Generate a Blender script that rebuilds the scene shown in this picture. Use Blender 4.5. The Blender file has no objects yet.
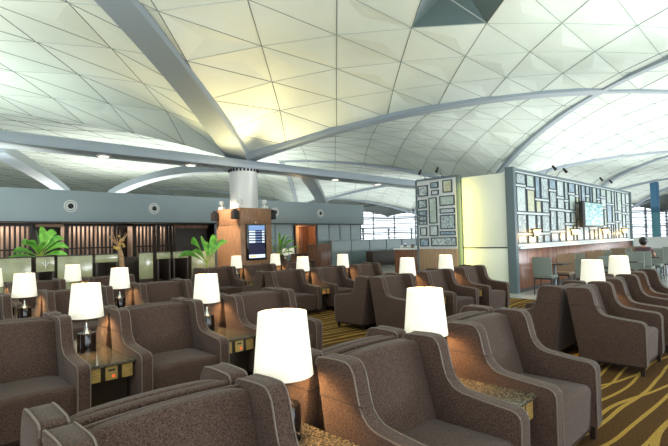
import bpy, bmesh, math, random
from mathutils import Vector, Matrix
random.seed(7)
C = bpy.context.scene.collection
PI = math.pi
ANG = math.radians(45.27)
SU, CU = math.sin(ANG), math.cos(ANG)
RZ = PI/2 - ANG                      # heading of the seating rows
EYE = 1.53
def W(u, v, z=0.0): return Vector((SU*u + CU*v, CU*u - SU*v, z))

# ------------------------------------------------------------------ materials
MATS = {}
def new_mat(name):
    m = bpy.data.materials.new(name); m.use_nodes = True
    nt = m.node_tree; b = nt.nodes['Principled BSDF']; MATS[name] = m
    return m, nt, b
def mat(name, col, rough=.6, metal=0, emit=None, es=0, spec=.5, sheen=0):
    m, nt, b = new_mat(name)
    b.inputs['Base Color'].default_value = (*col, 1); b.inputs['Roughness'].default_value = rough
    b.inputs['Metallic'].default_value = metal; b.inputs['Specular IOR Level'].default_value = spec
    b.inputs['Sheen Weight'].default_value = sheen
    if emit:
        b.inputs['Emission Color'].default_value = (*emit, 1); b.inputs['Emission Strength'].default_value = es
    return m
def noisy(name, c1, c2, scale=20, rough=.7, stretch=(1, 1, 1), detail=4, lo=.35, hi=.65, sheen=0, bump=0, spec=.4, coords='Object'):
    m, nt, b = new_mat(name); N = nt.nodes; L = nt.links
    tc = N.new('ShaderNodeTexCoord'); mp = N.new('ShaderNodeMapping'); mp.inputs['Scale'].default_value = stretch
    ns = N.new('ShaderNodeTexNoise'); ns.inputs['Scale'].default_value = scale; ns.inputs['Detail'].default_value = detail
    cr = N.new('ShaderNodeValToRGB'); cr.color_ramp.elements[0].position = lo; cr.color_ramp.elements[1].position = hi
    cr.color_ramp.elements[0].color = (*c1, 1); cr.color_ramp.elements[1].color = (*c2, 1)
    L.new(tc.outputs[coords], mp.inputs[0]); L.new(mp.outputs[0], ns.inputs[0]); L.new(ns.outputs[0], cr.inputs[0])
    L.new(cr.outputs[0], b.inputs['Base Color'])
    b.inputs['Roughness'].default_value = rough; b.inputs['Specular IOR Level'].default_value = spec
    b.inputs['Sheen Weight'].default_value = sheen
    if bump:
        bp = N.new('ShaderNodeBump'); bp.inputs['Strength'].default_value = bump; bp.inputs['Distance'].default_value = .004
        L.new(ns.outputs[0], bp.inputs['Height']); L.new(bp.outputs[0], b.inputs['Normal'])
    return m
FABRIC = noisy('taupe_fabric', (.030, .0145, .010), (.100, .057, .042), 150, .85, detail=3, sheen=.10, bump=.35, spec=.25)
PIPING = mat('piping', (.155, .115, .092), .5)
SEAM_F = mat('fabric_seam', (.03, .02, .017), .9)
LEGW = mat('dark_leg_wood', (.018, .011, .009), .35)
STONE = noisy('table_stone', (.04, .034, .024), (.19, .15, .10), 75, .1, detail=8, lo=.38, hi=.68, spec=.7)
TBODY = mat('table_body', (.022, .014, .010), .35)
GOLD = noisy('bronze_laminate', (.30, .18, .05), (.50, .33, .11), 14, .35, stretch=(1, 1, 8))
PLATE = mat('socket_plate', (.52, .36, .12), .3, .4)
REDDOT = mat('socket_light', (.5, .02, .01), .4, emit=(1, .05, .02), es=2)
BLACKG = mat('black_gloss', (.008, .007, .007), .06, spec=.8)
CHROME = mat('chrome', (.65, .65, .66), .12, 1)
SHADE = mat('lamp_shade_cloth', (.85, .80, .68), .8, emit=(1, .92, .74), es=.26)
CEIL = noisy('ceiling_panel', (.60, .655, .595), (.70, .745, .68), .35, .55, coords='Object', spec=.3)
CSEAM = mat('ceiling_seam', (.10, .12, .12), .8)
CSEAM2 = mat('ceiling_fine_seam', (.36, .41, .38), .8)
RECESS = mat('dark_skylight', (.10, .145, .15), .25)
BEAM = mat('beam_paint', (.25, .295, .335), .35, spec=.6)
BULK = mat('bulkhead_blue_grey', (.35, .415, .45), .5)
COLM = mat('column_paint', (.74, .73, .72), .35, .15)
WHITE = mat('white_paint', (.8, .8, .78), .4)
BLACK = mat('black_matte', (.01, .01, .011), .6)
WOOD = noisy('wood_laminate', (.20, .095, .045), (.36, .19, .10), 6, .35, stretch=(6, 6, .5), detail=5)
WOODR = noisy('reddish_wood', (.13, .052, .030), (.26, .115, .065), 5, .22, stretch=(5, 5, .4), detail=5)
WOODL = noisy('pale_wood', (.32, .20, .12), (.44, .29, .18), 5, .35, stretch=(7, 7, .5), detail=5)
SLAT = mat('dark_slat_wood', (.025, .014, .010), .5)
SLATB = noisy('slat_backing', (.16, .10, .07), (.50, .37, .28), 2.2, .5, stretch=(3, 3, .3))
DARK = mat('dark_brown_panel', (.035, .020, .015), .45)
OLIVE = noisy('olive_glass', (.27, .27, .15), (.37, .37, .22), 3, .18, spec=.6)
GREYFR = mat('partition_frame', (.12, .165, .19), .45)
ARTBACK = mat('pale_partition_back', (.74, .80, .80), .5)
ARTFR = mat('picture_frame_dark', (.03, .045, .058), .4)
TILE = noisy('light_stone_tile', (.46, .47, .44), (.58, .58, .55), 1.2, .12, spec=.6)
LEAF = noisy('green_leaf', (.07, .32, .03), (.26, .62, .08), 6, .35, spec=.5)
STEM = mat('yellow_green_stem', (.35, .42, .06), .5)
DRIED = noisy('dried_stem', (.36, .20, .11), (.55, .36, .2), 20, .8)
GREYUP = mat('grey_green_upholstery', (.20, .225, .205), .75)
TANUP = mat('tan_upholstery', (.24, .18, .13), .75)
TEAL = mat('teal_column', (.09, .26, .33), .4)
STEEL = mat('steel_grey', (.22, .25, .28), .4, .3)
LOUV = mat('louvre_metal', (.25, .27, .32), .5)
FROST = mat('blue_grey_glass', (.25, .32, .33), .15, spec=.6)
SHIRT = noisy('dark_patterned_shirt', (.03, .02, .03), (.16, .08, .10), 30, .8)
SKIN = mat('skin', (.45, .24, .16), .5)
HAIR = mat('black_hair', (.008, .006, .008), .5)
WARM = mat('warm_bulb', (1, .8, .4), .5, emit=(1, .62, .2), es=5)
DLM = mat('downlight_lens', (1, .9, .75), .5, emit=(1, .88, .7), es=4)
GROUND = mat('bounce_ground', (.6, .6, .6), .8)
m, nt, b = new_mat('clear_glass'); PANE = m
tr = nt.nodes.new('ShaderNodeBsdfTransparent'); gl = nt.nodes.new('ShaderNodeBsdfGlossy'); gl.inputs['Roughness'].default_value = .02
mx = nt.nodes.new('ShaderNodeMixShader'); mx.inputs[0].default_value = .07
nt.links.new(tr.outputs[0], mx.inputs[1]); nt.links.new(gl.outputs[0], mx.inputs[2]); nt.links.new(mx.outputs[0], nt.nodes['Material Output'].inputs[0])

def carpet_mat():
    m, nt, b = new_mat('wavy_carpet'); N = nt.nodes; L = nt.links
    tc = N.new('ShaderNodeTexCoord')
    def M(op, a, b_=None, c=None):
        n = N.new('ShaderNodeMath'); n.operation = op
        for i, x in enumerate((a, b_, c)):
            if x is None: continue
            if isinstance(x, (int, float)): n.inputs[i].default_value = x
            else: L.new(x, n.inputs[i])
        return n.outputs[0]
    sep = N.new('ShaderNodeSeparateXYZ'); L.new(tc.outputs['Object'], sep.inputs[0])
    def fam(off, period, width, amp, sx):
        mp = N.new('ShaderNodeMapping'); mp.inputs['Location'].default_value = (off, off*2, off); mp.inputs['Scale'].default_value = (sx, .75, 1)
        L.new(tc.outputs['Object'], mp.inputs[0])
        ns = N.new('ShaderNodeTexNoise'); ns.inputs['Scale'].default_value = 1; ns.inputs['Detail'].default_value = 1.2; ns.inputs['Roughness'].default_value = .4
        L.new(mp.outputs[0], ns.inputs[0])
        d = M('MULTIPLY', M('SUBTRACT', ns.outputs[0], .5), amp)
        y = M('ADD', M('ADD', sep.outputs[1], d), M('MULTIPLY', sep.outputs[0], .06))
        f = M('ABSOLUTE', M('SUBTRACT', M('FRACT', M('DIVIDE', y, period)), .5))
        return M('LESS_THAN', f, width/period/2)
    a = fam(3.1, .17, .032, .42, .7); c = fam(17.7, .40, .036, .8, .6)
    g = M('MAXIMUM', a, c)
    ns = N.new('ShaderNodeTexNoise'); ns.inputs['Scale'].default_value = 90; ns.inputs['Detail'].default_value = 3
    L.new(tc.outputs['Object'], ns.inputs[0])
    def ramp(c1, c2):
        cr = N.new('ShaderNodeValToRGB'); cr.color_ramp.elements[0].position = .35; cr.color_ramp.elements[1].position = .65
        cr.color_ramp.elements[0].color = (*c1, 1); cr.color_ramp.elements[1].color = (*c2, 1); L.new(ns.outputs[0], cr.inputs[0]); return cr.outputs[0]
    mix = N.new('ShaderNodeMix'); mix.data_type = 'RGBA'
    L.new(g, mix.inputs['Factor']); L.new(ramp((.045, .020, .006), (.11, .052, .015)), mix.inputs['A']); L.new(ramp((.27, .155, .028), (.42, .26, .06)), mix.inputs['B'])
    L.new(mix.outputs['Result'], b.inputs['Base Color']); b.inputs['Roughness'].default_value = .95; b.inputs['Specular IOR Level'].default_value = .1
    return m
CARPET = carpet_mat()

# ------------------------------------------------------------------ builders
class MB:
    def __init__(s): s.b = bmesh.new()
    def box(s, x0, x1, y0, y1, z0, z1, bev=0, seg=2):
        r = bmesh.ops.create_cube(s.b, size=1)['verts']
        bmesh.ops.scale(s.b, verts=r, vec=(abs(x1-x0), abs(y1-y0), abs(z1-z0)))
        bmesh.ops.translate(s.b, verts=r, vec=((x0+x1)/2, (y0+y1)/2, (z0+z1)/2))
        if bev:
            es = list({e for v in r for e in v.link_edges})
            bmesh.ops.bevel(s.b, geom=es, offset=bev, segments=seg, affect='EDGES', profile=.5)
        return s
    def loft(s, rings, caps=True, closed=True):
        b = s.b; R = [[b.verts.new(p) for p in r] for r in rings]; n = len(R[0]); k = n if closed else n-1
        for a, c in zip(R, R[1:]):
            for i in range(k): b.faces.new((a[i], a[(i+1) % n], c[(i+1) % n], c[i]))
        if caps and closed:
            b.faces.new(R[0][::-1]); b.faces.new(R[-1])
        return s
    def plate(s, prof, x0, x1, bev=.016, n=4):
        """profile in (y, z) pushed along x; rim softened by inset rings"""
        cy = sum(p[0] for p in prof)/len(prof); sg = 1 if x1 > x0 else -1
        def inset(d):
            out = []; m = len(prof)
            area = sum(prof[i][0]*prof[(i+1) % m][1]-prof[(i+1) % m][0]*prof[i][1] for i in range(m))
            o = 1 if area > 0 else -1
            for i in range(m):
                p0, p1, p2 = (Vector(prof[i-1]), Vector(prof[i]), Vector(prof[(i+1) % m]))
                t = (p2-p0)
                if t.length < 1e-9: t = Vector((1, 0))
                t.normalize(); nn = Vector((-t.y, t.x))*o
                out.append(p1+nn*d)
            return out
        rings = []
        for k in range(n+1):
            a = k/n*PI/2; d = bev*(1-math.sin(a)); x = x0+sg*bev*(1-math.cos(a)); rings.append([(x, p[0], p[1]) for p in inset(d)])
        for k in range(n+1):
            a = k/n*PI/2; d = bev*(1-math.cos(a)); x = x1-sg*bev*(1-math.sin(a)); rings.append([(x, p[0], p[1]) for p in inset(d)])
        return s.loft(rings)
    def tube(s, pts, r, n=6, r1=None):
        pts = [Vector(p) for p in pts]; rings = []
        for i, p in enumerate(pts):
            t = (pts[min(i+1, len(pts)-1)]-pts[max(i-1, 0)]).normalized()
            up = Vector((0, 0, 1)) if abs(t.z) < .9 else Vector((1, 0, 0))
            a = t.cross(up).normalized(); c = a.cross(t); rr = r if r1 is None else r+(r1-r)*i/(len(pts)-1)
            rings.append([p+(a*math.cos(2*PI*k/n)+c*math.sin(2*PI*k/n))*rr for k in range(n)])
        return s.loft(rings)
    def lathe(s, prof, cx=0, cy=0, n=24, caps=True):
        return s.loft([[(cx+r*math.cos(2*PI*k/n), cy+r*math.sin(2*PI*k/n), z) for k in range(n)] for r, z in prof], caps)
    def build(s, name, mat_, parent=None, smooth=40):
        bmesh.ops.recalc_face_normals(s.b, faces=s.b.faces)
        me = bpy.data.meshes.new(name); s.b.to_mesh(me); s.b.free()
        o = bpy.data.objects.new(name, me); C.objects.link(o)
        me.materials.append(mat_)
        if smooth:
            for p in me.polygons: p.use_smooth = True
            me.set_sharp_from_angle(angle=math.radians(smooth))
        if parent: o.parent = parent
        return o
def thing(name, label, cat, loc=(0, 0, 0), rz=RZ, group=None):
    o = bpy.data.objects.new(name, None); o.empty_display_size = .1; C.objects.link(o)
    o.location = loc; o.rotation_euler = (0, 0, rz); o['label'] = label; o['category'] = cat
    if group: o['group'] = group
    return o
def tag(o, label, cat, group=None):
    o['label'] = label; o['category'] = cat
    if group: o['group'] = group
    return o
def struct(o, label=None, cat=None):
    o['kind'] = 'structure'
    if label: o['label'] = label
    if cat: o['category'] = cat
    return o
def turn(o): o.rotation_euler = (0, 0, RZ); return o      # mesh given in row coordinates (u, -v, z)
def dup(root, loc, rz, label, group=None):
    r = root.copy(); C.objects.link(r); r.location = loc; r.rotation_euler = (0, 0, rz); r['label'] = label
    if group: r['group'] = group
    for ch in list(root.children):
        c = ch.copy(); C.objects.link(c); c.parent = r
        for g in list(ch.children):
            d = g.copy(); C.objects.link(d); d.parent = c
    return r
def area(loc, to, sx, sy, e, col, rz=None):
    l = bpy.data.lights.new('area', 'AREA'); l.shape = 'RECTANGLE'; l.size = sx; l.size_y = sy; l.energy = e; l.color = col
    o = bpy.data.objects.new('area_light', l); C.objects.link(o); o.location = loc
    o.rotation_euler = (Vector(to)-Vector(loc)).to_track_quat('-Z', 'Y').to_euler()
    if rz is not None: o.rotation_euler = (0, 0, rz)
    return o
def fillet(pts, k=5):
    out = []; n = len(pts)
    for i, (x, y, r) in enumerate(pts):
        p = Vector((x, y))
        if not r: out.append((x, y)); continue
        a = Vector(pts[i-1][:2])-p; c = Vector(pts[(i+1) % n][:2])-p
        A = p+a.normalized()*min(r, a.length*.49); B = p+c.normalized()*min(r, c.length*.49)
        for j in range(k+1):
            t = j/k; q = A*(1-t)**2+p*2*t*(1-t)+B*t*t; out.append((q.x, q.y))
    return out

# ------------------------------------------------------------------ ceiling, beams, columns
A_ = 1.71
COLS = [(-1.82+7.2*i, 9.1+7.2*j) for i in range(-8, 9) for j in range(-3, 6) if (i+j) % 2 == 0 and (i, j) not in ((-1, -1), (-1, 1))]
def e_arch(s): s = min(s, 7.2); return 1.52+1.26*(1-(1-s/7.2)**2)
def zc(x, y):                          # ceiling height, all in units of one panel
    cx, cy = min(COLS, key=lambda c: abs(c[0]-x)+abs(c[1]-y))
    s, t = abs(cx-x), abs(cy-y); mm, nn = max(s, t), min(s, t)
    return 2.84-(2.84-e_arch(mm))*math.exp(-nn/1.8)+.04
I0, I1, J0, J1 = -28, 48, -4, 44
def node(i, j):
    x, y = i+.1, j+.05
    return Vector((x*A_, y*A_, EYE+zc(x, y)*A_))
NB = bmesh.new(); ND = {}
for i in range(I0, I1+1):
    for j in range(J0, J1+1): ND[i, j] = NB.verts.new(node(i, j))
rec = MB(); rnd = random.Random(3)
def tri(a, b, c):
    p = (a.co+b.co+c.co)/3; p.z += rnd.uniform(-.05, .06)
    q = NB.verts.new(p)
    for s_, t_ in ((a, b), (b, c), (c, a)): NB.faces.new((s_, t_, q))
for i in range(I0, I1):
    for j in range(J0, J1):
        a, b_, c, d = ND[i, j], ND[i+1, j], ND[i+1, j+1], ND[i, j+1]
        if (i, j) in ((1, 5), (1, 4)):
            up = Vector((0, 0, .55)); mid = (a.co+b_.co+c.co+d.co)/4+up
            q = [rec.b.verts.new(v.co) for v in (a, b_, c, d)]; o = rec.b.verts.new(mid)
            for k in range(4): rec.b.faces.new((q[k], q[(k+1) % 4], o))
            continue
        tri(a, b_, c); tri(a, c, d)
me = bpy.data.meshes.new('ceiling'); NB.to_mesh(me); NB.free(); me.materials.append(CEIL)
ceiling = bpy.data.objects.new('ceiling', me); C.objects.link(ceiling)
struct(ceiling, 'pale green-white vaulted ceiling of triangular panels', 'ceiling')
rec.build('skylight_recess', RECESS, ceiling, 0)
def seams(name, pairs, w, m):
    B = MB()
    for p, q in pairs:
        t = (q-p).normalized(); sd = t.cross(Vector((0, 0, 1))).normalized()*w/2; dn = Vector((0, 0, -.012)); up = Vector((0, 0, .01))
        B.loft([[p-sd+up, p+sd+up, p+dn], [q-sd+up, q+sd+up, q+dn]], caps=False)
    return B.build(name, m, ceiling, 0)
dk, fn = [], []
for i in range(I0, I1):
    for j in range(J0, J1):
        dk.append((node(i, j), node(i, j+1))); dk.append((node(i, j), node(i+1, j+1))); fn.append((node(i, j), node(i+1, j)))
        mid = (node(i, j)+node(i+1, j+1))/2
seams('dark_seam', dk[0::2], .034, CSEAM); seams('thin_seam', dk[1::2], .022, mat('ceiling_thin_seam', (.20, .23, .21), .8)); seams('fine_seam', fn, .018, CSEAM2)

def arch(cx, cy, dx, dy, n=18, w=.68, dep=.3, L=7.2):
    B = MB(); rings = []
    sx, sy = -dy, dx
    for k in range(n+1):
        s = L*k/n; x, y = (cx+dx*s)*A_, (cy+dy*s)*A_; z = EYE+e_arch(s)*A_
        rings.append([(x+sx*w/2*f, y+sy*w/2*f, z+h) for f, h in ((-.85, 0), (.85, 0), (1, .06), (1, dep), (-1, dep), (-1, .06))])
    return B.loft(rings).build('arch_beam', BEAM, None, 30)
kk = 0
for (cx, cy) in COLS:
    if not (-15 < cx < 35 and 0 < cy < 40): continue
    for dx, dy in ((1, 0), (-1, 0), (0, 1), (0, -1)):
        if abs(cx+1.82) < .1 and abs(cy-9.1) < .1 and (dx, dy) in ((-1, 0), (0, 1)): continue
        if cx < -3 and cy < 12: continue
        if abs(cx+1.82) < .1 and abs(cy-9.1) < .1 and dy == -1: o = arch(cx, cy, -.105, -1, w=.76)
        elif abs(cx+1.82) < .1 and abs(cy-9.1) < .1: o = arch(cx, cy, dx, dy, w=.60)
        else: o = arch(cx, cy, dx, dy, w=.26, dep=.2); struct(o, 'blue-grey arched ceiling beam', 'beam'); o['group'] = 'arched ceiling beams'
# straight beam along the lounge edge with downlights
sb = MB(); sb.box(-4, 26.4, 12.8, 13.6, 3.96, 4.24, .02); o = turn(sb.build('straight_beam', BEAM)); struct(o, 'straight blue-grey beam with downlights crossing behind the column', 'beam')
for n_, u in enumerate((4.35, 6.9, 13.2, 15.9)):
    o = thing('downlight', 'round recessed downlight in the straight beam, %s from the left' % ('first', 'second', 'third', 'fourth')[n_], 'light', W(u, -13.2, 3.93), group='downlights in the straight beam')
    MB().lathe([(.17, .04), (.17, 0), (.13, -.005), (.13, .035)], n=20).build('ring', WHITE, o); MB().lathe([(.125, .03), (.125, .01)], n=20).build('lens', DLM, o)
# beams of the bay behind the bulkhead
def plainbeam(p, q, label, sag=.15):
    B = MB(); p, q = Vector(p), Vector(q); t = (q-p).normalized(); sd = t.cross(Vector((0, 0, 1))).normalized()*.28; rings = []
    for k in range(13):
        f = k/12; c = p.lerp(q, f)+Vector((0, 0, sag*4*f*(1-f))); rings.append([c-sd, c+sd, c+sd+Vector((0, 0, .3)), c-sd+Vector((0, 0, .3))])
    o = B.loft(rings).build('arch_beam', BEAM, None, 30); struct(o, label, 'beam'); o['group'] = 'arched ceiling beams'
plainbeam((-9.6, 13.0, 4.25), (-14.6, 25, 4.35), 'blue-grey beam dropping behind the bulkhead at far left', .1)
plainbeam((-3.6, 16.2, 4.0), (-12.4, 26, 4.3), 'blue-grey beam curving from column down behind the bulkhead', .35)
plainbeam((-1.1, 19.4, 4.15), (-.7, 31, 3.75), 'short blue-grey beam right of the column above the bulkhead', .1)

CCX, CCY = -1.77*A_, 9.12*A_
cb = MB().lathe([(.47, 2.63), (.47, 3.955)], CCX, CCY, 40).build('column', COLM); struct(cb, 'round pale metal column above the wooden enclosure', 'column')
ring = MB()
for k in range(24):
    a = 2*PI*k/24; ring.box(CCX+.47*math.cos(a)-.03, CCX+.47*math.cos(a)+.03, CCY+.47*math.sin(a)-.03, CCY+.47*math.sin(a)+.03, 3.87, 3.95)
ring.build('column_collar', BLACK, cb)

# ------------------------------------------------------------------ floor and ground
fl = MB(); fl.box(-50, 84, -8.5, 77, -.2, 0); struct(fl.build('floor', TILE, None, 0), 'light polished stone floor', 'floor')
g = MB(); g.box(-300, 300, -300, 300, -.6, -.25); struct(g.build('ground', GROUND, None, 0), 'pale ground outside, brightened to bounce daylight in', 'ground')  # outdoor ground kept pale so it bounces daylight onto the ceiling
ca = MB(); ca.box(-6, 10.9, -4.0, 11.95, .0, .012); o = turn(ca.build('carpet', CARPET, None, 0)); tag(o, 'dark brown carpet with wavy golden lines under the armchairs', 'carpet')

# ------------------------------------------------------------------ armchair
HW, AW = .435, .10
ARM = fillet([(-.385, .11, 0), (-.392, .572, .065), (-.15, .592, .12), (.055, .622, .13), (.115, .908, .085), (.22, .912, 0), (.385, .905, .045), (.255, .11, 0)])
def make_chair():
    t = thing('lounge_armchair', 'x', 'armchair')
    for s in (-1, 1):
        arm = MB().plate(ARM, s*(HW-AW), s*HW, .014, 3).build('side_wing', FABRIC, t)
        pp = MB()
        for xx in (s*(HW-.004), s*(HW-AW+.004)):
            path = [(xx, p[0], p[1]) for p in ARM[1:-1]]
            path = [(xx, -.388, .13)]+path
            pp.tube(path, .0045, 5)
        pp.build('piping', PIPING, arm)
        sm = MB().box(s*(HW+.0015), s*(HW-.004), .045, .352, .706, .713); sm.build('seam', SEAM_F, arm)
        sm = MB().box(s*(HW-.004), s*(HW-.09), .349, .358, .706, .713)
        sm.build('seam', SEAM_F, arm)
    # seat block
    xs = [-.333+.666*k/12 for k in range(13)]
    def crown(x): return 1-(x/.333)**2
    rings = []
    for x in xs:
        c = crown(x); e = .012*(1-c)**4
        rings.append([(x, p[0]+e*(1 if p[0] < -.2 else 0), p[1]+(.018*c-e if p[1] > .3 else 0)) for p in fillet([(-.35, .12, 0), (-.372, .425, .055), (.16, .425, .02), (.16, .12, 0)])])
    MB().loft(rings).build('seat', FABRIC, t, 50)
    rings = []
    for x in xs:
        c = crown(x); e = .014*(1-c)**4
        rings.append([(x, p[0]+(e if p[0] < .2 else 0)-(.012*c if p[0] < .2 else 0), p[1]+(.014*c-e if p[1] > .8 else 0)) for p in fillet([(.12, .40, 0), (.262, .885, .03), (.333, .885, .015), (.24, .40, 0)])])
    MB().loft(rings).build('backrest', FABRIC, t, 50)
    rings = []
    for x in xs:
        c = crown(x)
        rings.append([(x, p[0], p[1]+(.012*c if p[1] > .8 else 0)) for p in fillet([(.242, .40, 0), (.336, .884, .008), (.380, .878, .02), (.25, .11, 0), (.165, .11, 0), (.165, .39, 0)])])
    MB().loft(rings).build('back_shell', FABRIC, t, 50)
    MB().box(-.40, .40, -.34, .22, .085, .12).build('base_frame', LEGW, t)
    for x, y in ((-.385, -.34), (.385, -.34), (-.385, .20), (.385, .20)):
        MB().loft([[(x+a*.016, y+b*.016, .012) for a, b in ((-1, -1), (1, -1), (1, 1), (-1, 1))], [(x+a*.026, y+b*.026, .115) for a, b in ((-1, -1), (1, -1), (1, 1), (-1, 1))]]).build('leg', LEGW, t)
    return t
# ------------------------------------------------------------------ side table and lamp
def make_table():
    t = thing('side_table', 'x', 'table')
    MB().box(-.198, .198, -.68, .68, .506, .53, .003, 1).build('table_top', STONE, t)
    MB().box(-.188, .188, -.65, .65, .375, .505).build('apron', TBODY, t)
    for s in (-1, 1):
        MB().box(-.165, .165, s*.52, s*.56, .012, .375).build('leg_panel', TBODY, t)
        for x in (-.132, .132): MB().box(x-.045, x+.045, s*.648, s*.658, .385, .500, .002, 1).build('bronze_panel', GOLD, t)
        so = MB().box(-.050, .050, s*.648, s*.662, .385, .500, .004, 1).build('socket_plate', PLATE, t)
        MB().box(-.028, .028, s*.660, s*.664, .462, .476).build('socket_slot', BLACK, so)
        MB().box(.008, .022, s*.660, s*.665, .410, .424).build('indicator_light', REDDOT, so)
    return t
def make_lamp():
    t = thing('table_lamp', 'x', 'lamp')
    MB().lathe([(.082, 0), (.082, .165), (.077, .172)], n=28).build('base', BLACKG, t)
    MB().lathe([(.046, .172), (.042, .18), (.020, .215), (.013, .265)], n=20).build('neck', CHROME, t)
    MB().lathe([(.006, .265), (.006, .63)], n=8).build('rod', CHROME, t)
    prof = [(.152, .32), (.124, .637), (.1215, .637), (.1495, .32), (.152, .32)]
    MB().lathe(prof, n=48, caps=False).build('lamp_shade', SHADE, t)
    MB().lathe([(.009, .627), (.012, .639), (.006, .65)], n=10).build('finial', CHROME, t)
    sp = MB()
    for k in range(3):
        a = 2*PI*k/3; sp.tube([(0, 0, .622), (.119*math.cos(a), .119*math.sin(a), .627)], .003, 4)
    sp.build('spider', CHROME, t)
    return t
chair0, table0, lamp0 = make_chair(), make_table(), make_lamp()
used = set()
def put(proto, loc, rz, label, group):
    if proto.name not in used:
        used.add(proto.name); proto.location = loc; proto.rotation_euler = (0, 0, rz); proto['label'] = label; proto['group'] = group; return proto
    return dup(proto, loc, rz, label, group)
def lamp_light(u, v):
    l = bpy.data.lights.new('lamp_bulb', 'POINT'); l.energy = 15; l.color = (1, .66, .30); l.shadow_soft_size = .035
    o = bpy.data.objects.new('lamp_bulb', l); C.objects.link(o); o.location = W(u, v, .98)
ROWN = ('front', 'second', 'third', 'back')
SEATN = ('nearest', 'middle', 'farthest')
STEP = 1.272
ADJ = {(0, 0): .018, (0, 1): -.03, (1, 2): -.04, (1, 3): -.06}
for bi, (u0, vs) in enumerate(((1.46, (-1.885, -4.84, -7.6, -10.05)), (6.75, (-1.97, -4.98, -7.79, -10.42)))):
    blk = ('near left block', 'far block past aisle')[bi]
    for ri, vc in enumerate(vs):
        for k in range(3):
            u = u0+(k-.5)*STEP+ADJ.get((bi, ri), 0)
            for s in (1, -1):
                lab = 'brown wing armchair facing %s, %s seat, %s row, %s' % ('right' if s > 0 else 'left', SEATN[k], ROWN[ri], blk)
                put(chair0, W(u, vc+s*.40, 0), RZ if s > 0 else RZ+PI, lab, 'armchairs in back-to-back rows')
        for k in range(2):
            u = u0+k*STEP+ADJ.get((bi, ri), 0)
            put(table0, W(u, vc, 0), RZ, 'stone-topped side table between %s and %s chairs, %s row, %s' % (SEATN[k], SEATN[k+1], ROWN[ri], blk), 'side tables between the armchairs')
            put(lamp0, W(u, vc, .53), RZ, 'lit white-shaded lamp between %s and %s chairs, %s row, %s' % (SEATN[k], SEATN[k+1], ROWN[ri], blk), 'lamps on the side tables')
            lamp_light(u, vc)
# small group near the reception
for u, v, w in ((13.5, -16.9, 'dark doorway glass'), (14.75, -17.95, 'warm lit alcove')):
    put(table0, W(u, v, 0), RZ, 'far side table in front of the %s' % w, 'side tables between the armchairs')
    put(lamp0, W(u, v, .53), RZ, 'distant white-shaded lamp in front of the %s' % w, 'lamps on the side tables'); lamp_light(u, v)
for u, v, w in ((12.75, -16.5, 'left of the lamp by the doorway glass'), (14.25, -16.5, 'right of the lamp by the doorway glass')):
    put(chair0, W(u, v, 0), RZ, 'distant brown wing armchair %s' % w, 'armchairs near the reception')

# ------------------------------------------------------------------ bulkhead, slatted screens (row coordinates: x=u, y=-v)
o = turn(MB().box(-6, 21.2, 18.8, 20.4, 2.42, 3.58, .01).build('wall_left', BULK, None, 30)); struct(o, 'blue-grey bulkhead wall with round air nozzles', 'wall')
MB().box(-6, 21.2, 18.75, 18.80, 2.39, 2.43).build('bulkhead_trim', SLAT, o)
for n_, u in enumerate((5.04, 8.15, 14.41, 17.55)):
    t = thing('air_nozzle', 'round white air nozzle with black centre, %s from the left on bulkhead' % ('first', 'second', 'third', 'fourth')[n_], 'vent', W(u, -18.8, 3.0), group='air nozzles on the bulkhead')
    def ringm(r0, r1, name, m, y0, y1):
        B = MB(); n = 32; rr = []
        for r, y in ((r0, y0), (r1, y0), (r1, y1), (r0, y1), (r0, y0)): rr.append([(r*math.cos(2*PI*k/n), y, r*math.sin(2*PI*k/n)) for k in range(n)])
        B.loft(rr, caps=False).build(name, m, t)
    ringm(.185, .225, 'outer_ring', WHITE, 0, -.05); ringm(.10, .15, 'inner_ring', WHITE, 0, -.06); ringm(.001, .10, 'nozzle_core', BLACK, 0, -.05); ringm(.15, .185, 'bulkhead_ring', BULK, 0, -.02)
o = turn(MB().box(-6, 21.2, 20.2, 20.35, 0, 2.42).build('wall_back', DARK)); struct(o, 'dark wall behind the slatted screens', 'wall')
def screen(u0, u1, label, mid=1.45):
    t = thing('slatted_screen', label, 'screen', W(u0, -19.3), group='slatted wooden screens')
    w = u1-u0; B = MB(); x = .05
    while x < w-.05: B.box(x, x+.055, -.04, .04, .05, 2.30); x += .15
    B.build('slat', SLAT, t); MB().box(0, w, .62, .65, .05, 2.3).build('backing_panel', SLATB, t)
    area(W(u0+w/2, -19.62, 2.36), W(u0+w/2, -19.7, 0), w*.9, .2, 9*w, (1, .86, .74), RZ)  # added light without a fixture, brightens the slat backing
    F = MB(); F.box(0, w, -.05, .05, 2.3, 2.39); F.box(0, w, -.05, .05, 0, .06); F.box(0, w, -.05, .06, mid-.03, mid+.03); F.box(-.02, .03, -.06, .06, 0, 2.38); F.box(w-.03, w+.02, -.06, .06, 0, 2.38)
    F.build('screen_frame', SLAT, t)
screen(-2.2, 1.3, 'slatted dark wood screen outside the left edge of view')
screen(1.4, 3.95, 'slatted dark wood screen at far left under the bulkhead')
screen(5.0, 6.9, 'slatted dark wood screen behind the green plant and dried stem')
screen(7.5, 8.4, 'narrow slatted wood screen right of the dried stem')
screen(8.5, 9.2, 'darker narrow slatted screen left of the dark opening')
o = turn(MB().box(4.05, 4.95, 19.3, 19.36, 2.26, 2.36).build('opening_header', WOOD)); tag(o, 'wooden header strip over the dark opening behind the green plant', 'trim')
# dark doors left of the wooden enclosure
t = thing('dark_door', 'dark brown doorway leaf left of the wooden enclosure', 'door', W(9.3, -19.3))
MB().box(0, 1.55, 0, .06, 0, 2.2, .005).build('door_leaf', DARK, t); MB().box(-.05, 1.6, -.02, .08, 2.2, 2.36).build('door_header', WOODR, t)
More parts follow.
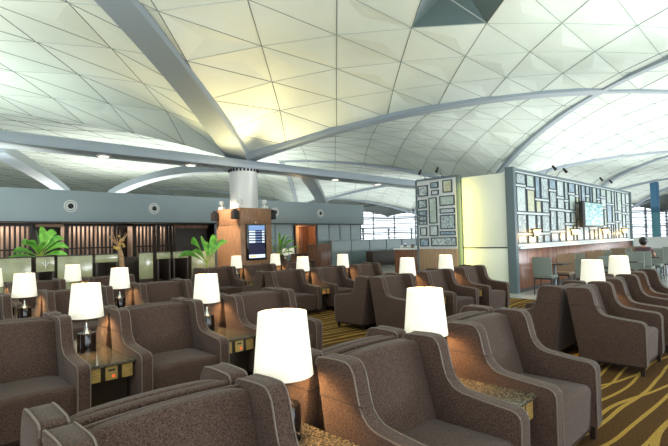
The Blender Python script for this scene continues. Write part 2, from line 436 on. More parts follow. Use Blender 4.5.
# right of the enclosure: glass wall, alcove, glass wall
def glasswall(u0, u1, n, z1, label, v=-19.0, m=FROST, rail=()):
    t = thing('glass_wall', label, 'glass wall', W(u0, v)); w = u1-u0
    for k in range(n): MB().box(w*k/n+.03, w*(k+1)/n-.03, -.01, .01, .05, z1-.05).build('glass_pane', m, t)
    F = MB()
    for k in range(n+1): F.box(w*k/n-.03, w*k/n+.03, -.04, .04, 0, z1)
    F.box(0, w, -.04, .04, z1-.05, z1); F.box(0, w, -.04, .04, 0, .06)
    for z in rail: F.box(0, w, -.04, .04, z-.02, z+.02)
    F.build('glass_frame', STEEL, t)
glasswall(11.1, 15.7, 4, 2.42, 'grey reflective glass wall between the enclosure and alcove')
glasswall(17.5, 21.1, 4, 2.42, 'grey glass wall at the bulkhead right end', rail=(1.75,))
glasswall(17.9, 27.5, 6, 1.48, 'low blue-grey glass partition right of the reception desk', v=-18.3)
t = thing('lit_alcove', 'warm lit wooden alcove with dark frame under the bulkhead', 'alcove', W(15.9, -19.1))
MB().box(0, 1.5, .6, .66, 0, 2.3).build('alcove_back', WOODL, t)
MB().box(0, .06, -.1, .6, 0, 2.3).box(1.44, 1.5, -.1, .6, 0, 2.3).build('alcove_side', WOODR, t)
MB().box(-.05, 1.55, -.12, .62, 2.3, 2.40).build('alcove_header', WOOD, t)
MB().box(.85, 1.44, .5, .58, .05, 2.25).build('alcove_door', WOODR, t)
l = bpy.data.lights.new('alcove_light', 'POINT'); l.energy = 30; l.color = (1, .7, .35); l.shadow_soft_size = .1
o = bpy.data.objects.new('alcove_light', l); C.objects.link(o); o.location = W(16.3, -19.2, 2.1)
t = thing('reception_desk', 'tall reddish wooden reception desk beside the alcove', 'desk', W(15.6, -17.7))
MB().box(0, .95, -.7, 0, .05, 1.28, .01).build('desk_body', WOODR, t); MB().box(-.03, .98, -.73, .03, 1.28, 1.32, .005).build('desk_top', WOOD, t); MB().box(.03, .92, -.66, -.04, 0, .05).build('plinth', BLACK, t)
t = thing('planter_box', 'long dark planter box before the blue-grey glass partition', 'planter', W(19.5, -17.2))
MB().box(0, 7.5, -.5, 0, .08, .82, .02).build('planter_body', DARK, t); MB().box(.1, 7.4, -.42, -.08, 0, .08).build('plinth', BLACK, t)
for u, n_ in ((22.0, 'left'), (24.6, 'middle'), (27.2, 'right')):
    t = thing('railing_post', 'grey steel railing post behind the glass partition, %s of three' % n_, 'post', W(u, -19.6), group='railing posts')
    MB().lathe([(.06, 0), (.06, 2.05), (.09, 2.05), (.09, 2.15)], n=10).build('post', STEEL, t); MB().box(-.12, .12, -.12, .12, 0, .03).build('base_plate', STEEL, t)
o = turn(MB().box(21.3, 29, 19.57, 19.63, 2.15, 2.21).build('handrail', STEEL)); tag(o, 'horizontal steel handrail resting on the railing posts', 'handrail')

# ------------------------------------------------------------------ booths with olive panels
def booth(u0, u1, z0, kind, label):
    t = thing('booth_partition', label, 'partition', W(u0, -13.6), group='olive-panelled booth partitions'); w = u1-u0
    if kind == 'full':
        MB().box(0, w, -.03, .03, z0, 1.27, .004).build('olive_panel', OLIVE, t); MB().box(0, w, -.03, .03, 0, z0).build('kick_panel', DARK, t)
        MB().box(-.01, w+.01, -.035, .035, 1.27, 1.30).build('cap_rail', DARK, t)
    else:
        MB().box(0, w, -.03, .03, z0, 1.27, .004).build('olive_panel', OLIVE, t); MB().box(-.01, w+.01, -.035, .035, 1.27, 1.30).build('cap_rail', DARK, t)
        MB().box(0, .05, -.03, 1.0, 0, z0).box(w-.05, w, -.03, 1.0, 0, z0).build('booth_side', DARK, t)
        MB().box(.05, w-.05, .9, 1.0, 0, 1.2).build('booth_back', DARK, t)
        MB().box(.07, w-.07, .35, .88, .25, .45, .03).build('booth_seat', FABRIC, t)
        MB().box(.09, w-.09, .38, .85, 0, .25).build('seat_base', BLACK, t)
    if kind == 'logo':
        B = MB()
        B.tube([(w/2-.07, -.037, 1.14), (w/2, -.037, 1.02), (w/2+.07, -.037, 1.14)], .008, 4); B.tube([(w/2, -.037, 1.17), (w/2, -.037, .97)], .008, 4)
        B.build('emblem', WHITE, t)
booth(.9, 1.8, .45, 'full', 'olive glass booth panel just left of view')
booth(1.95, 2.75, .45, 'full', 'full-height olive booth panel at far left')
booth(2.86, 3.26, .90, 'logo', 'short olive booth panel with pale emblem under the green plant')
booth(3.34, 4.17, .35, 'full', 'wide olive booth panel behind the small lamp')
booth(4.25, 4.84, 1.06, 'short', 'short olive booth panel left of the dried stem')
booth(5.44, 5.84, .52, 'full', 'bright olive panel right of the dried stem')
booth(5.97, 6.38, 1.08, 'short', 'short olive booth panel, left one of the narrow pair')
booth(6.47, 6.97, 1.08, 'short', 'short olive booth panel, right one of the narrow pair')
booth(7.08, 7.9, .40, 'full', 'olive booth panel beside the wooden enclosure behind plant')

# ------------------------------------------------------------------ wooden enclosure, screen, speakers
t = thing('wooden_enclosure', 'tall wood-clad enclosure around the column base', 'enclosure', W(8.2, -12.5))
MB().box(0, 1.22, 0, 1.45, .02, 2.08, .004).build('lower_cladding', WOOD, t); MB().box(0, 1.22, 0, 1.45, 2.09, 2.62, .004).build('upper_cladding', WOOD, t)
MB().box(.01, 1.21, .01, 1.44, 0, 2.6).build('core', SLAT, t)
t = thing('display_screen', 'black flight information screen on the wooden enclosure', 'screen', W(8.77, -12.5, 0))
MB().box(-.38, .38, -.07, -.005, .93, 2.10, .008).build('screen_bezel', BLACKG, t)
scr = MB().box(-.31, .31, -.074, -.066, .98, 2.05).build('screen_face', mat('screen_dark', (.01, .01, .03), .15, emit=(.012, .012, .03), es=1), t)
SB = mat('screen_blue', (.1, .2, .5), .4, emit=(.2, .3, .46), es=.7); SW = mat('screen_white', (.6, .7, .8), .4, emit=(.6, .7, .8), es=.75); SY = mat('screen_yellow', (.6, .6, .1), .4, emit=(.8, .7, .15), es=1)
MB().box(-.31, .31, -.078, -.072, 1.90, 2.05).build('screen_header', SB, scr)
for k in range(5): MB().box(-.30, -.06, -.078, -.072, 1.83-k*.085, 1.88-k*.085).build('flight_row', SW, scr); MB().box(.20, .30, -.078, -.072, 1.83-k*.085, 1.88-k*.085).build('flight_status', SW, scr)
B = MB()
for k in range(5): B.box(-.04, .16, -.078, -.072, 1.84-k*.085, 1.865-k*.085)
B.build('screen_row_text', SB, scr)
MB().box(-.31, .31, -.078, -.072, 1.00, 1.11).build('screen_footer', SW, scr); MB().box(-.25, -.05, -.081, -.077, 1.03, 1.08).build('screen_footer_mark', SY, scr)
MB().lathe([(.02, 2.13), (.02, 2.17)], 0, -.03, 10).build('status_lamp', WHITE, t)
for u, v, w in ((8.08, -13.85, 'left'), (8.08, -12.62, 'middle'), (9.54, -12.6, 'right')):
    t = thing('loudspeaker', 'small black loudspeaker on the enclosure top, %s corner' % w, 'speaker', W(u, v, 2.26), group='loudspeakers on the enclosure')
    MB().box(-.09, .09, -.1, .1, 0, .27, .015).build('speaker_body', BLACK, t); MB().box(-.095, -.088, -.08, .08, .03, .24).build('speaker_grille', SLAT, t)
    MB().box(-.02, .02, -.1, .1, .27, .33).build('mounting_bracket', BLACK, t)
for u, v, w in ((8.32, -12.72, 'front left'), (8.32, -13.8, 'rear left'), (9.28, -12.68, 'right')):
    t = thing('uplighter', 'small white uplighter standing on the enclosure, %s' % w, 'light', W(u, v, 2.62), group='uplighters on the enclosure')
    MB().box(-.09, .09, -.09, .09, 0, .10, .01).build('fixture_base', WHITE, t); MB().lathe([(.03, .10), (.03, .15), (.08, .17), (.08, .30), (.06, .30)], n=14).build('lamp_head', WHITE, t)
def spot(loc, to, e, col, ang=70, size=.1, blend=.8):
    l = bpy.data.lights.new('spot', 'SPOT'); l.energy = e; l.color = col; l.spot_size = math.radians(ang); l.spot_blend = blend; l.shadow_soft_size = size
    o = bpy.data.objects.new('spot_light', l); C.objects.link(o); o.location = loc
    o.rotation_euler = (Vector(to)-Vector(loc)).to_track_quat('-Z', 'Y').to_euler(); return o
spot(W(8.1, -12.3, 2.97), (CCX-.1, CCY-3.2, 6.0), 420, (1, .80, .36), 85)
spot(W(9.3, -12.3, 2.97), (CCX+2.6, CCY-2.0, 5.6), 380, (1, .82, .42), 85)
spot(W(8.9, -12.1, 2.97), (CCX-.1, CCY-1.6, 4.6), 130, (1, .80, .42), 60)
for u in (4.35, 13.2, 15.9): spot(W(u, -13.2, 3.90), W(u, -13.2, 0), 60, (1, .85, .65), 80)
spot(W(6.9, -13.2, 3.90), W(8.2, -13.25, 1.6), 800, (1, .86, .68), 60)

# ------------------------------------------------------------------ art partitions and white wall
def picture(t, x0, x1, z0, z1, face, m, side='y', d=.03):
    """dark frame with a picture, on a partition face"""
    w = min(.028, (x1-x0)*.2, (z1-z0)*.2); F = MB(); P = MB()
    def bx(B, a, b_, c, d_, e, f):
        if side == 'y': B.box(a, b_, c, d_, e, f)
        else: B.box(c, d_, a, b_, e, f)
    y0, y1 = face, face-d
    bx(F, x0, x1, y0, y1, z1-w, z1); bx(F, x0, x1, y0, y1, z0, z0+w); bx(F, x0, x0+w, y0, y1, z0+w, z1-w); bx(F, x1-w, x1, y0, y1, z0+w, z1-w)
    f = F.build('picture_frame', ARTFR, t, 0); bx(P, x0+w, x1-w, y0, face-d*.5, z0+w, z1-w); P.build('picture', m, f, 0)
def pm(name, a, b, s=9): return noisy(name, a, b, s, .3, detail=6, lo=.38, hi=.66)
PICS = [pm('picture_pale', (.50, .57, .58), (.72, .76, .74)), pm('picture_sage', (.40, .49, .46), (.60, .68, .62)), pm('picture_ink', (.22, .30, .34), (.72, .76, .75), 16),
        pm('picture_mist', (.48, .56, .58), (.72, .76, .74)), pm('picture_cream', (.55, .54, .36), (.70, .70, .55)), pm('picture_blue', (.20, .30, .40), (.48, .57, .62))]
t = thing('art_partition', 'narrow white partition covered with framed pictures, wood below', 'partition', W(11.85, -8.28))
# local x = u, local y = -v ; the partition runs towards -y (v from -8.28 to -6.92)
MB().box(0, .10, -1.36, 0, 1.17, 3.25, .004).build('partition_board', mat('partition_white', (.72, .74, .76), .4), t)
MB().box(-.01, .11, -1.36, 0, .02, 1.17, .004).build('lower_panel', WOODL, t)
MB().box(-.03, .13, -1.50, -1.36, 0, 3.29, .004).build('end_post', GREYFR, t); MB().box(-.03, .13, 0, .05, 0, 3.27, .004).build('end_post', GREYFR, t); MB().box(-.03, .13, -1.36, 0, 3.25, 3.30).build('top_rail', GREYFR, t)
for (x0, y0, x1, y1), pi_ in zip(((342, 118, 378, 162), (388, 110, 416, 134), (390, 142, 416, 162), (430, 108, 462, 156), (342, 176, 372, 210), (380, 170, 408, 272), (418, 168, 468, 206), (342, 218, 372, 240), (342, 242, 372, 258), (342, 260, 372, 276), (418, 216, 468, 236), (418, 242, 468, 296), (346, 286, 370, 320), (380, 280, 410, 322), (416, 304, 468, 320), (344, 330, 376, 362), (384, 328, 470, 362)),
                             (2, 5, 0, 4, 2, 1, 1, 5, 2, 2, 3, 2, 3, 3, 5, 5, 2)):
    a = (x0-338)/135*1.34; b_ = (x1-338)/135*1.34; z1 = 3.20-(y0-106)/260*1.98; z0 = 3.20-(y1-106)/260*1.98
    picture(t, -b_, -a, z0, z1, 0.0, PICS[pi_], 'x', .03)
t = thing('white_glass_wall', 'plain pale white wall between the two picture partitions', 'wall panel', W(11.9, -6.78))
MB().box(0, .08, -1.33, 0, .25, 1.18, .003).build('lower_board', mat('white_board', (.86, .88, .78), .35), t); MB().box(0, .08, -1.33, 0, 1.21, 3.20, .003).build('upper_board', MATS['white_board'], t)
MB().box(-.01, .07, -1.33, 0, 1.18, 1.21).build('joint_strip', SLAT, t); MB().box(.02, .07, -1.33, 0, 0, .25).build('plinth', STEEL, t)
area(W(11.62, -6.80, 1.75), W(11.93, -6.50, 1.75), .06, 2.6, 9, (1, .88, .16))
t = thing('picture_wall', 'long partition crowded with framed pictures above a reddish wood base', 'partition', W(11.8, -5.28))
LU = 11.75
MB().box(.15, LU, 0, .12, 1.22, 3.24, .004).build('partition_board', ARTBACK, t); MB().box(.15, LU, -.02, .14, .10, 1.14, .004).build('wood_base', WOODR, t)
MB().box(.15, LU, -.12, .14, 1.15, 1.21, .004).build('ledge', ARTBACK, t); MB().box(.15, LU, 0, .1, 0, .1).build('plinth', BLACK, t)
MB().box(0, .15, -.06, .17, 0, 3.32, .004).build('end_post', GREYFR, t); MB().box(LU, LU+.1, -.08, .16, 0, 3.28).build('end_post', GREYFR, t); MB().box(.15, LU, -.03, .16, 3.24, 3.30).build('top_rail', GREYFR, t)
cells = []
def split(x0, x1, z0, z1, dep):
    w, h = x1-x0, z1-z0
    if dep == 0 or (w < .42 and h < .42): cells.append((x0, x1, z0, z1)); return
    f = random.uniform(.32, .68)
    if w*random.uniform(.6, 1.5) > h*1.05: split(x0, x0+w*f, z0, z1, dep-1); split(x0+w*f, x1, z0, z1, dep-1)
    else: split(x0, x1, z0, z0+h*f, dep-1); split(x0, x1, z0+h*f, z1, dep-1)
for k in range(5): split(.2+k*2.30, .2+(k+1)*2.30, 1.25, 3.22, 4)
n_ = 0
for (x0, x1, z0, z1) in cells:
    cxm, czm = (x0+x1)/2, (z0+z1)/2
    if 4.6 < cxm < 6.9 and 1.75 < czm < 2.6: continue
    if n_ >= 96: break
    n_ += 1; picture(t, x0+.035, x1-.035, z0+.03, z1-.03, 0.0, random.choice(PICS+PICS[:4]), 'y', .035)
t = thing('wall_screen', 'pale blue screen tilted out from the picture wall', 'screen', W(17.7, -5.10), RZ)
SC = noisy('screen_picture', (.16, .42, .48), (.62, .78, .68), 3, .25, stretch=(1, 1, 4), detail=3, lo=.35, hi=.65)
MB().box(-1.05, 1.05, -.07, .0, 1.74, 2.60, .01).build('screen_case', BLACK, t); MB().box(-1.0, 1.0, -.078, -.068, 1.78, 2.56).build('screen_face', SC, t)
MB().box(-1.32, -1.08, -.12, .0, 1.72, 2.58, .01).build('side_speaker', BLACK, t); MB().box(-.2, .2, 0, .16, 2.0, 2.3).build('wall_bracket', STEEL, t)
for n_, u in enumerate((12.95, 16.0, 19.3, 22.0)):
    t = thing('wall_lamp', 'small warm wall lamp with dark top on picture wall, %s from left' % ('first', 'second', 'third', 'fourth')[n_], 'lamp', W(u, -5.27, 1.50), group='warm lamps on the picture wall')
    MB().lathe([(.05, 0), (.10, .15)], 0, -.15, 16).build('glowing_shade', WARM, t); MB().box(-.13, .13, -.27, -.03, .155, .19).build('lamp_cap', BLACK, t); MB().box(-.02, .02, -.15, -.03, -.02, 0.0).box(-.03, .03, -.05, -.03, -.05, .19).build('lamp_bracket', BLACK, t)
    l = bpy.data.lights.new('wall_lamp_bulb', 'POINT'); l.energy = 8; l.color = (1, .6, .2); l.shadow_soft_size = .05
    o = bpy.data.objects.new('wall_lamp_bulb', l); C.objects.link(o); o.location = W(u, -4.95, 1.44)
def sticklight(u, v, z, rz, label):
    t = thing('picture_light', label, 'light', W(u, v, z), rz, group='picture lights on the partitions')
    MB().box(-.04, .04, -.03, .03, 0, .02).build('clamp', BLACK, t); MB().tube([(0, 0, .02), (0, -.12, .16), (0, -.26, .22)], .012, 6).build('arm', STEEL, t); MB().tube([(0, -.22, .26), (0, -.32, .12)], .03, 8, .045).build('lamp_head', BLACK, t)
sticklight(11.9, -8.0, 3.30, RZ-PI/2, 'left clip light on top of the narrow picture partition'); sticklight(11.9, -7.4, 3.30, RZ-PI/2, 'right clip light on top of the narrow picture partition')
for n_, u in enumerate((14.3, 15.2, 18.9, 20.1)): sticklight(u, -5.35, 3.30, RZ, 'clip light on top of the long picture wall, %s from left' % ('first', 'second', 'third', 'fourth')[n_])
# service counter left of the narrow partition
t = thing('service_counter', 'wooden service counter left of the narrow picture partition', 'counter', W(12.0, -9.35))
MB().box(0, .6, -.95, 0, .06, 1.14, .006).build('counter_body', WOODR, t); MB().box(-.04, .64, -.98, .03, 1.14, 1.19, .006).build('counter_top', WHITE, t); MB().box(.03, .57, -.9, -.05, 0, .06).build('plinth', BLACK, t)
for k, (y, h, r, m_, w) in enumerate(((-.15, .10, .045, WHITE, 'leftmost'), (-.30, .16, .035, CHROME, 'second from left'), (-.43, .08, .06, WHITE, 'third from left'), (-.58, .13, .05, TANUP, 'fourth from left'), (-.74, .07, .07, WHITE, 'fifth from left'), (-.88, .15, .03, BLACK, 'rightmost'))):
    p = W(12.0, -9.35, 1.19); q = p+Matrix.Rotation(RZ, 3, 'Z') @ Vector((.2, y, 0))
    tag(MB().lathe([(r*.6, 0), (r, h*.5), (r*.9, h), (r*.7, h), (r*.6, .01)], n=14).build(('cup', 'jug', 'bowl', 'jar', 'plate', 'bottle')[k], m_), 'small %s on the service counter, %s' % (('white cup', 'metal jug', 'white bowl', 'tan jar', 'white dish', 'black bottle')[k], w), 'tableware'); C.objects[-1].location = q

# ------------------------------------------------------------------ cafe chairs and tables
def make_cafe(up):
    t = thing('dining_chair', 'x', 'chair')
    MB().box(-.23, .23, -.22, .22, .42, .49, .025).build('seat', up, t)
    rings = []
    for k in range(9):
        x = -.23+.46*k/8; bow = .03*(1-(x/.23)**2)
        rings.append([(x, y+bow, z) for y, z in ((.19, .50), (.23, .95), (.27, .95), (.23, .50))])
    MB().loft(rings).build('backrest', up, t)
    for x, y in ((-.2, -.19), (.2, -.19), (-.2, .2), (.2, .2)): MB().tube([(x*1.08, y*1.1, 0.0), (x, y, .43)], .012, 6, .018).build('leg', LEGW, t)
    MB().box(-.2, .2, -.2, .2, .39, .42).build('seat_frame', LEGW, t)
    return t
def make_ctable():
    t = thing('cafe_table', 'x', 'table')
    MB().box(-.33, .33, -.33, .33, .72, .75, .008).build('table_top', SLAT, t); MB().lathe([(.035, .02), (.035, .72)], n=12).build('pedestal', STEEL, t); MB().lathe([(.24, 0), (.22, .02)], n=24).build('base_plate', STEEL, t)
    return t
cg, ct_, tb = make_cafe(GREYUP), make_cafe(TANUP), make_ctable()
tn = 0
ORD = ('first', 'second', 'third', 'fourth', 'fifth')
for row, (v, us) in enumerate(((-4.62, (12.75, 15.3, 17.9, 20.5)), (-3.35, (11.95, 14.4, 17.0, 19.5)))):
    rn = ('along the picture wall', 'in the open row')[row]
    for k, u in enumerate(us):
        put(tb, W(u, v), RZ, 'dark square cafe table, %s from the left %s' % (ORD[k], rn), 'cafe tables')
        put(cg, W(u-.62, v), RZ+PI/2, 'grey-green chair backing the lounge at %s cafe table %s' % (ORD[k], rn), 'cafe chairs')
        put(ct_ if row == 0 else cg, W(u+.62, v), RZ-PI/2, '%s chair on far side of %s cafe table %s' % ('tan' if row == 0 else 'grey-green', ORD[k], rn), 'cafe chairs')

# seated person at the last open-row table
PU, PV = 17.0-.62, -3.35
t = thing('person', 'person with black hair and dark patterned top seated facing away at cafe table', 'person', W(PU, PV), RZ+PI/2)
def skin(name, verts, edges, radii, m, parent, root=0, sub=2):
    me = bpy.data.meshes.new(name); me.from_pydata(verts, edges, []); o = bpy.data.objects.new(name, me); C.objects.link(o); o.parent = parent
    me.materials.append(m); md = o.modifiers.new('skin', 'SKIN'); md.use_smooth_shade = True
    me.skin_vertices or None
    for i, r in enumerate(radii):
        rr = r if isinstance(r, tuple) else (r, r)
        me.skin_vertices[0].data[i].radius = rr
    me.skin_vertices[0].data[root].use_root = True
    sb_ = o.modifiers.new('sub', 'SUBSURF'); sb_.levels = sb_.render_levels = sub
    return o
def add_skin(name, verts, edges, radii, m, parent, root=0):
    me = bpy.data.meshes.new(name); me.from_pydata(verts, edges, []); me.materials.append(m)
    o = bpy.data.objects.new(name, me); C.objects.link(o); o.parent = parent
    md = o.modifiers.new('skin', 'SKIN'); md.use_smooth_shade = True
    bm = bmesh.new(); bm.from_mesh(me); ly = bm.verts.layers.skin.verify(); bm.verts.ensure_lookup_table()
    for i, r in enumerate(radii): bm.verts[i][ly].radius = r if isinstance(r, tuple) else (r, r)
    bm.verts[root][ly].use_root = True; bm.to_mesh(me); bm.free()
    s_ = o.modifiers.new('sub', 'SUBSURF'); s_.levels = s_.render_levels = 1
    return o
# local frame: front is -y
V = [(0, .04, .58), (0, .07, .76), (0, .06, .94), (0, .02, 1.06), (0, -.02, 1.13), (0, -.05, 1.23),
     (-.17, .02, 1.00), (-.25, -.06, .84), (-.20, -.30, .785), (-.17, -.37, .78), (.17, .02, 1.00), (.25, -.06, .84), (.20, -.30, .785), (.17, -.37, .78),
     (-.09, .0, .57), (-.12, -.34, .56), (-.12, -.38, .10), (-.12, -.48, .05), (.09, .0, .57), (.12, -.34, .56), (.12, -.38, .10), (.12, -.48, .05)]
Ed = [(0, 1), (1, 2), (2, 3), (3, 4), (4, 5), (2, 6), (6, 7), (7, 8), (8, 9), (2, 10), (10, 11), (11, 12), (12, 13), (0, 14), (14, 15), (15, 16), (16, 17), (0, 18), (18, 19), (19, 20), (20, 21)]
Rd = [(.15, .11), (.14, .10), (.15, .10), .06, .05, .095, .06, .045, .036, .03, .06, .045, .036, .03, .085, .062, .042, .035, .085, .062, .042, .035]
add_skin('body', V, Ed, Rd, SKIN, t)
add_skin('shirt', [V[0], V[1], V[2], (0, .02, 1.03), V[6], (-.235, -.04, .88), V[10], (.235, -.04, .88)], [(0, 1), (1, 2), (2, 3), (2, 4), (4, 5), (2, 6), (6, 7)],
         [(.175, .13), (.165, .125), (.175, .125), .08, .075, .062, .075, .062], SHIRT, t)
add_skin('trousers', [V[0], V[14], V[15], V[16], V[18], V[19], V[20]], [(0, 1), (1, 2), (2, 3), (0, 4), (4, 5), (5, 6)], [(.155, .12), .098, .075, .058, .098, .075, .058], BLACK, t)
hb = MB(); bmesh.ops.create_icosphere(hb.b, subdivisions=3, radius=.118)
for v_ in hb.b.verts: v_.co = Vector((v_.co.x*.95, v_.co.y*1.08+.0, v_.co.z*1.12+1.245)) + Vector((0, .012 if v_.co.y > 0 else .03, 0))
hb.build('hair', HAIR, t)
hd = MB(); bmesh.ops.create_icosphere(hd.b, subdivisions=3, radius=.105)
for v_ in hd.b.verts: v_.co = Vector((v_.co.x*.82, v_.co.y-.055, v_.co.z*1.15+1.215))
hf = hd.build('face', SKIN, t)
MB().tube([(0, -.15, 1.24), (0, -.18, 1.205)], .01, 6, .016).build('nose', SKIN, hf)
for s in (-1, 1):
    MB().lathe([(.004, -.006), (.011, 0), (.004, .006)], s*.034, -.152, 8).build('eye', HAIR, hf).location.z = 1.25
    for k, (dx, ln) in enumerate(((-.03, .055), (-.01, .07), (.01, .065), (.03, .05))):
        MB().tube([(s*.17+dx*.9, -.38, .785), (s*.17+dx, -.38-ln*.6, .785), (s*.17+dx, -.38-ln, .765)], .009, 6, .007).build('finger', SKIN, t)
    MB().tube([(s*.17-s*.03, -.36, .785), (s*.17-s*.06, -.39, .78), (s*.17-s*.065, -.42, .77)], .011, 6, .008).build('thumb', SKIN, t)

# ------------------------------------------------------------------ plants
def leaf(t, base, az, length, width, rise, droop, m=LEAF, twist=0):
    n = 12; dirv = Vector((math.cos(az), math.sin(az), 0)); side0 = Vector((-math.sin(az), math.cos(az), 0)); B = MB(); rings = []; pts = []
    for k in range(n+1):
        f = k/n; pts.append(Vector(base)+dirv*length*(f*.85)+Vector((0, 0, rise*math.sin(f*PI*.55)-droop*f*f)))
    for k, p in enumerate(pts):
        f = k/n; w = width*(math.sin(PI*min(1, max(0, (f-.22)/.78))**.8))**.75/2 if f > .22 else .012
        w = max(w, .008); sd = side0*math.cos(twist)+Vector((0, 0, 1))*math.sin(twist); up = Vector((0, 0, w*.35))
        rings.append([p-sd*w+up, p-sd*w*.5+up*.3, p, p+sd*w*.5+up*.3, p+sd*w+up, p+sd*w+up-Vector((0, 0, .004)), p-Vector((0, 0, .012)), p-sd*w+up-Vector((0, 0, .004))])
    o = B.loft(rings).build('leaf', m, t, 60)
    MB().tube(pts, .012, 5, .004).build('leaf_rib', STEM, o)
def plant(u, v, z, label, leaves, pot, seed=1, stemh=.1):
    t = thing('potted_plant', label, 'plant', W(u, v, z), 0)
    for k, (az, L, wd, rise, droop, tw) in enumerate(leaves): leaf(t, (0, 0, stemh), math.radians(az), L, wd, rise, droop, LEAF, tw)
    MB().tube([(0, 0, 0), (.01, 0, stemh*.6), (0, 0, stemh+.08)], .03, 8, .02).build('stalk', STEM, t)
    return t
tp = thing('planter_box', 'long dark planter behind the olive booth panels', 'planter', W(.9, -15.0))
MB().box(0, 7.2, -.25, .25, 0, 1.12, .01).build('planter_body', DARK, tp); MB().box(.03, 7.17, -.22, .22, 1.12, 1.14).build('soil', SLAT, tp)
plant(3.25, -15.0, 1.16, 'broad-leaved bright green plant above the left booth panels',
      [(175, .95, .34, .22, .10, .5), (160, .85, .30, .42, .05, .9), (128, .62, .32, .62, .02, 1.2), (95, .4, .34, .74, .0, .9), (60, .55, .30, .68, .02, .9), (15, .85, .28, .38, .16, .7), (-5, 1.0, .26, .14, .16, .5), (188, 1.05, .28, .06, .12, .3), (250, .5, .28, .45, .05, .3), (300, .5, .28, .38, .06, .3), (35, .7, .26, .55, .08, .8)], False)
t = plant(6.9, -12.3, .0, 'green plant with upright paddle leaves left of the wooden enclosure',
      [(178, 1.0, .34, .36, .14, .5), (155, .7, .42, .62, .02, 1.0), (115, .35, .42, .66, .0, .8), (50, .45, .34, .72, .0, .9), (15, .7, .20, .62, .0, 1.2), (205, .55, .30, .42, .1, .4)], True, stemh=.92)
MB().lathe([(.15, 0), (.2, .38), (.21, .40), (.18, .40), (.17, .36)], n=24).build('pot', DARK, t)
t = plant(10.55, -13.6, 0, 'spiky dark green palm right of the wooden enclosure',
      [(a, L, .10, r, d, .6) for a, L, r, d in ((20, .7, .55, .02), (0, .9, .35, .05), (45, .5, .75, 0), (80, .35, .85, 0), (150, .4, .7, .05), (200, .5, .4, .08), (320, .6, .5, .05), (10, .6, .7, .02), (35, .8, .6, .04), (60, .25, .6, 0), (345, .75, .2, .1))], True, stemh=.98)
MB().lathe([(.15, 0), (.2, .38), (.21, .40), (.18, .40), (.17, .36)], n=24).build('pot', DARK, t)
t = thing('dried_arrangement', 'tall dried brown stem arrangement with yellow flowers between booth panels', 'plant', W(5.1, -14.0), 0)
MB().tube([(0, 0, .0), (.02, 0, .6), (-.02, 0, 1.2), (-.10, 0, 1.55)], .10, 10, .055).build('trunk', DRIED, t)
B = MB(); r5 = random.Random(5)
for k in range(16):
    a = r5.uniform(0, 2*PI); l_ = r5.uniform(.2, .5); B.tube([(-.1, 0, 1.5), (-.1+math.cos(a)*l_*.4, math.sin(a)*.2, 1.5+l_*.5), (-.12+math.cos(a)*l_*.8, math.sin(a)*.3, 1.5+l_)], .018, 5, .004)
B.build('twigs', DRIED, t)
YF = mat('dried_yellow', (.55, .36, .10), .8); B = MB()
for k in range(14):
    a = r5.uniform(0, 2*PI); q = r5.uniform(0, .16); z = r5.uniform(1.42, 1.8); s_ = bmesh.ops.create_icosphere(B.b, subdivisions=1, radius=r5.uniform(.03, .06))['verts']
    bmesh.ops.translate(B.b, verts=s_, vec=(-.07+q*math.cos(a), q*math.sin(a), z))
B.build('yellow_flowers', YF, t)

# ------------------------------------------------------------------ far facade, teal column
t = struct(thing('window_1', 'bright glazed facade with horizontal louvres far behind the lounge', 'window', (0, 75, 0), 0))
B = MB(); z = .4
while z < 6.2: B.box(-48, 82, -.15, .15, z, z+.14); z += .56
B.build('louvre', LOUV, t, 0)
B = MB(); x = -48
while x < 82: B.box(x-.08, x+.08, -.2, .2, 0, 6.4); x += 3.4
B.build('mullion', STEEL, t, 0)
MB().box(-48, 82, -.3, .3, 2.3, 2.5).box(-48, 82, -.3, .3, 4.6, 4.8).build('transom', STEEL, t, 0)
MB().box(-48, 82, .22, .24, .0, 6.4).build('window_pane', PANE, t, 0)
cx_ = .697*44
t = struct(thing('column_teal', 'round blue and teal column beyond the cafe tables', 'column', (cx_, 44, 0), 0))
MB().lathe([(.36, 0), (.36, 3.3)], n=24).build('lower_shaft', TEAL, t); MB().lathe([(.36, 3.3), (.36, 6.2)], n=24).build('upper_shaft', mat('column_blue', (.03, .12, .22), .4), t)
o = MB().box(22, 70, 43, 43.2, 0, 1.0).build('low_wall', WHITE, None); struct(o, 'low white wall beyond the cafe tables', 'wall')
o = MB().box(cx_-19, cx_-18.3, 44, 44.5, 0, 4.0).build('column_small', TEAL, None); struct(o, 'pale teal square column seen through the far window gap', 'column')

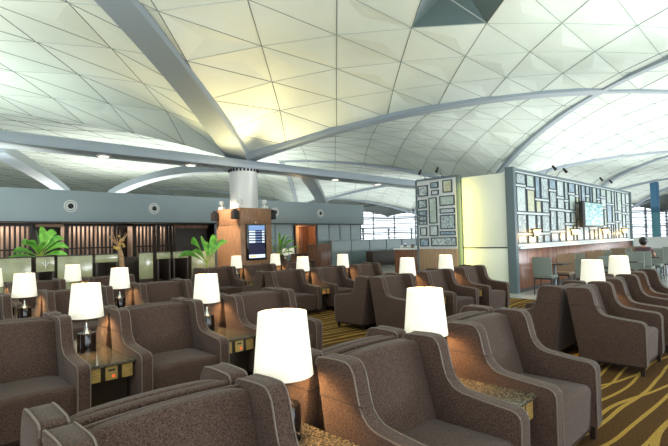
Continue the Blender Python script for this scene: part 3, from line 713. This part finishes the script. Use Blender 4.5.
t = struct(thing('added_window', 'added side window framing the right area light, out of view', 'window', (31, 0, 0), 0))  # unseen window added as a housing for the side area light
B = MB()
for k in range(8): B.box(-.08, .08, -8+k*3-.06, -8+k*3+.06, 0, 5.2)
B.build('mullion', STEEL, t, 0); MB().box(-.1, .1, -8, 13, 0, .5).box(-.1, .1, -8, 13, 5.1, 5.3).build('transom', STEEL, t, 0); MB().box(-.01, .01, -8, 13, .5, 5.1).build('window_pane', PANE, t, 0)
# ------------------------------------------------------------------ light
area((30, 6, 2.6), (0, 6, .8), 14, 4, 2600, (.90, .95, 1))  # added fill from the right, stands in for side daylight
def up_fill(x, y, z, sx, sy, e, col): area((x, y, z), (x, y, z+1), sx, sy, e, col)  # added upward area lights without fixtures, brighten the ceiling
up_fill(-2, 2.0, 3.5, 14, 9, 580, (.90, 1, .95))
up_fill(9, 6.5, 3.7, 9, 9, 440, (.90, 1, .98))
up_fill(-13, 8, 3.5, 10, 12, 850, (.92, 1, .94))
up_fill(9, 19, 3.3, 8, 8, 170, (.96, 1, .96))
up_fill(-9, 26, 3.7, 14, 12, 900, (.98, 1, .93))
up_fill(21, 22, 3.8, 20, 20, 1150, (.94, .98, 1))
up_fill(16, 44, 3.8, 40, 18, 1600, (.94, .98, 1))

w = bpy.data.worlds.new('World'); bpy.context.scene.world = w; w.use_nodes = True
bg = w.node_tree.nodes['Background']; bg.inputs[0].default_value = (.86, .95, 1.0, 1); bg.inputs[1].default_value = 2.2
vs = bpy.context.scene.view_settings; vs.view_transform = 'Standard'; vs.look = 'None'; vs.exposure = .47; vs.gamma = 1

cam = bpy.data.cameras.new('camera'); co = bpy.data.objects.new('camera', cam); C.objects.link(co)
cam.sensor_width = 36; cam.lens = 462/668*36; cam.clip_start = .05; cam.clip_end = 500
co.matrix_world = Matrix.Translation((0, 0, EYE)) @ (Matrix.Rotation(PI/2+math.radians(2.04), 4, 'X') @ Matrix.Rotation(math.radians(-1.48), 4, 'Z'))
bpy.context.scene.camera = co
